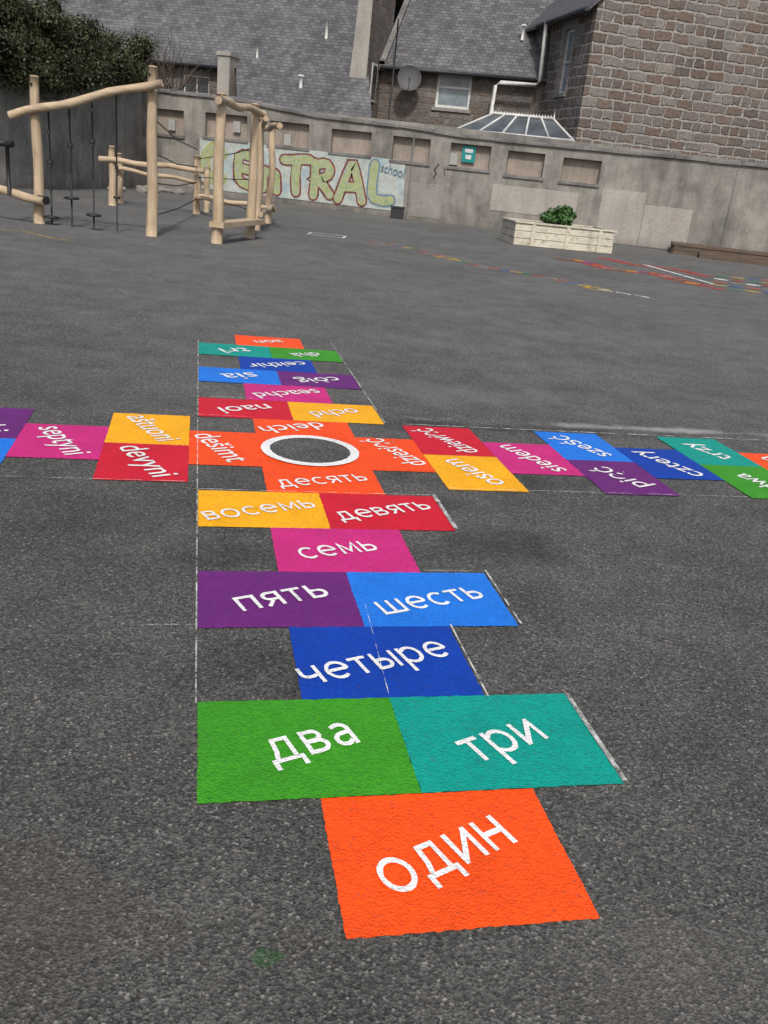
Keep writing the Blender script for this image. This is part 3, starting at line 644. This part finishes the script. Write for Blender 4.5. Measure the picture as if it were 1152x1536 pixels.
m=MB(); m.tube([(-10.62,14.3,.45),(-10.62,14.3,1.27)],.035,8); m.tube([(-10.75,14.3,1.29),(-10.5,14.3,1.29)],.055,10); m.tube([(-10.18,14.5,.42),(-9.98,14.46,.42)],.075,10)
for (x,y,h,r) in posts[:5]: m.tube([(x,y-r-.005,h-.12),(x,y-r-.03,h-.12)],.022,8)
m.obj('metal_fittings',[M_black],CF)

# ------------------------------------------------------------------ planter
PA=math.atan2(.375,.927); PL=empty('wooden_planter',(-2.86,24.57,0),PA)
Lx,Ly,H=2.75,1.55,.56
m=MB()
for k in range(3):
    z0=.01+k*.185; z1=z0+.172
    for (a,b) in (((0,0),(Lx,.055)),((0,Ly-.055),(Lx,Ly)),((0,.057),(.055,Ly-.057)),((Lx-.055,.057),(Lx,Ly-.057))):
        o=random.uniform(-.012,.012); m.box((a[0]+o,a[1]+o*.5,z0),(b[0]+o,b[1]+o*.5,z1))
m.box((-.04,-.04,.57),(Lx+.04,.12,.61));m.box((-.04,Ly-.12,.57),(Lx+.04,Ly+.04,.605));m.box((-.04,.122,.57),(.12,Ly-.122,.61));m.box((Lx-.12,.122,.57),(Lx+.04,Ly-.122,.61))
for x in (.45,1.4,2.3): m.box((x,-.035,.01),(x+.09,-.010,.56))
m.obj('boards',[M_plank],PL); m=MB(); m.face([(.06,.06,.5),(Lx-.06,.06,.5),(Lx-.06,Ly-.06,.5),(.06,Ly-.06,.5)]); m.obj('soil',[M_soil],PL)
def leaves(name,clumps,n,size,mat,parent=None,core=None):
    c=np.array([k[:3] for k in clumps]);R=np.array([k[3:6] for k in clumps]); w=R.prod(axis=1)**.66; w/=w.sum()
    idx=rng.choice(len(clumps),n,p=w); d=rng.normal(size=(n,3)); d/=np.linalg.norm(d,axis=1)[:,None]
    rad=rng.uniform(.55,1.12,size=(n,1))
    P=c[idx]+d*R[idx]*rad
    nrm=d+rng.normal(scale=.7,size=(n,3)); nrm/=np.linalg.norm(nrm,axis=1)[:,None]
    a=np.cross(nrm,rng.normal(size=(n,3))); a/=np.linalg.norm(a,axis=1)[:,None]; b=np.cross(nrm,a)
    s=rng.uniform(.6,1.3,size=(n,1))*size
    q=np.stack([P-a*s,P-b*s*.5,P+a*s,P+b*s*.5],axis=1).reshape(-1,3)
    me=bpy.data.meshes.new(name); me.from_pydata(q.tolist(),[],[(4*i,4*i+1,4*i+2,4*i+3) for i in range(n)]); me.materials.append(mat)
    o=bpy.data.objects.new(name,me); col.objects.link(o)
    if parent:o.parent=parent
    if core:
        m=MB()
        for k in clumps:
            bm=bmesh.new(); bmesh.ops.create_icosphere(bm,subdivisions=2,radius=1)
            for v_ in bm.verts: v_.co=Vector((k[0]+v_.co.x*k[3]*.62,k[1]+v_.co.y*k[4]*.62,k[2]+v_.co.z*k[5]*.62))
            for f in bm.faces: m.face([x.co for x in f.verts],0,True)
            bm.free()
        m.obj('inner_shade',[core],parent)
e=empty('planter_shrub',(-1.92,25.95,.5))
cl=[(random.uniform(-.36,.36),random.uniform(-.3,.3),random.uniform(.12,.45),.17,.17,.15) for _ in range(16)]
leaves('foliage',cl,1700,.055,M_leaf2,e,M_core)
m=MB()
for k in cl[:6]: m.tube([(0,0,0),(k[0]*.5,k[1]*.5,k[2]*.6),(k[0],k[1],k[2])],[.02,.012,.006],5)
m.obj('stems',[M_twig],e)
# ------------------------------------------------------------------ deck
DK=empty('wooden_deck_platform'); m=MB()
for i in range(7): m.box((1.40,29.45+i*.2,.25),(7.2,29.45+i*.2+.19,.30))
m.box((1.45,29.47,.0),(7.15,29.52,.12));m.box((1.45,29.472,.128),(7.15,29.52,.248));m.box((1.41,29.53,.0),(1.46,30.8,.248)); m.box((2.2,28.9,.0),(7.2,29.44,.13)); m.obj('boards',[M_deck],DK)

# ------------------------------------------------------------------ hedge above and hanging over the left wall
HB=empty('overhanging_hedge')
cl=[]
for i in range(150):
    v=17.5+12.8*random.random(); wu_=np.interp(v,[15,22,31],[-17.2,-16.3,-17.4])
    hi=4.7+.35*math.sin(v*1.3)-(.35 if v>28.5 else 0); lo=2.15+.11*(v-20)
    z=random.uniform(lo+.25,hi)
    u=wu_+(random.uniform(.12,.6) if z<3.6 else random.uniform(-1.6,.6)); cl.append((u,v,z,random.uniform(.35,.65),random.uniform(.45,.8),random.uniform(.3,.5)))
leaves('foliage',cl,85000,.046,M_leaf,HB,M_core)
m=MB()
for i in range(90):
    x=random.uniform(-18.9,-16.7);y=random.uniform(31.6,33.5);z=3.0
    p=[Vector((x,y,z))]; d=Vector((random.uniform(-.45,.45),random.uniform(-.3,.3),1))
    k=random.randint(3,7)
    for _ in range(k):
        d+=Vector((random.gauss(0,.25),random.gauss(0,.2),random.gauss(0,.12))); p.append(p[-1]+d.normalized()*random.uniform(.25,.45))
    m.tube(p,[.018*(1-j/(len(p)))+.004 for j in range(len(p))],4,cap=False)
m.obj('bare_shrub_twigs',[M_twig])

# ------------------------------------------------------------------ camera, light
cd=bpy.data.cameras.new('camera'); co=bpy.data.objects.new('camera',cd); col.objects.link(co)
cd.sensor_fit='VERTICAL'; cd.sensor_height=24; cd.lens=24*1322.8/1536; cd.clip_end=1500; cd.clip_start=.05
co.matrix_world=Matrix.Translation((0,0,1.577))@Matrix.Rotation(.2233,4,'Z')@Matrix.Rotation(math.pi/2-.3712,4,'X')@Matrix.Rotation(.1081,4,'Z')
scene.camera=co
w=bpy.data.worlds.new('World'); scene.world=w; w.use_nodes=True; nt=w.node_tree
sky=nt.nodes.new('ShaderNodeTexSky'); sky.sky_type='NISHITA'; sky.sun_disc=False; sky.air_density=1.0; sky.dust_density=4; sky.ozone_density=.6
EL=math.radians(50); AZ=math.radians(162)
sky.sun_elevation=EL; sky.sun_rotation=AZ
nt.links.new(sky.outputs[0],nt.nodes['Background'].inputs[0]); nt.nodes['Background'].inputs[1].default_value=.13
sd=bpy.data.lights.new('sun','SUN'); sd.energy=2.7; sd.angle=math.radians(5); sd.color=(1,.97,.92)
so=bpy.data.objects.new('sun',sd); col.objects.link(so)
dirv=Vector((math.sin(AZ)*math.cos(EL),math.cos(AZ)*math.cos(EL),math.sin(EL)))
so.rotation_euler=dirv.to_track_quat('Z','Y').to_euler()
scene.view_settings.view_transform='Standard'; scene.view_settings.look='None'; scene.view_settings.exposure=0
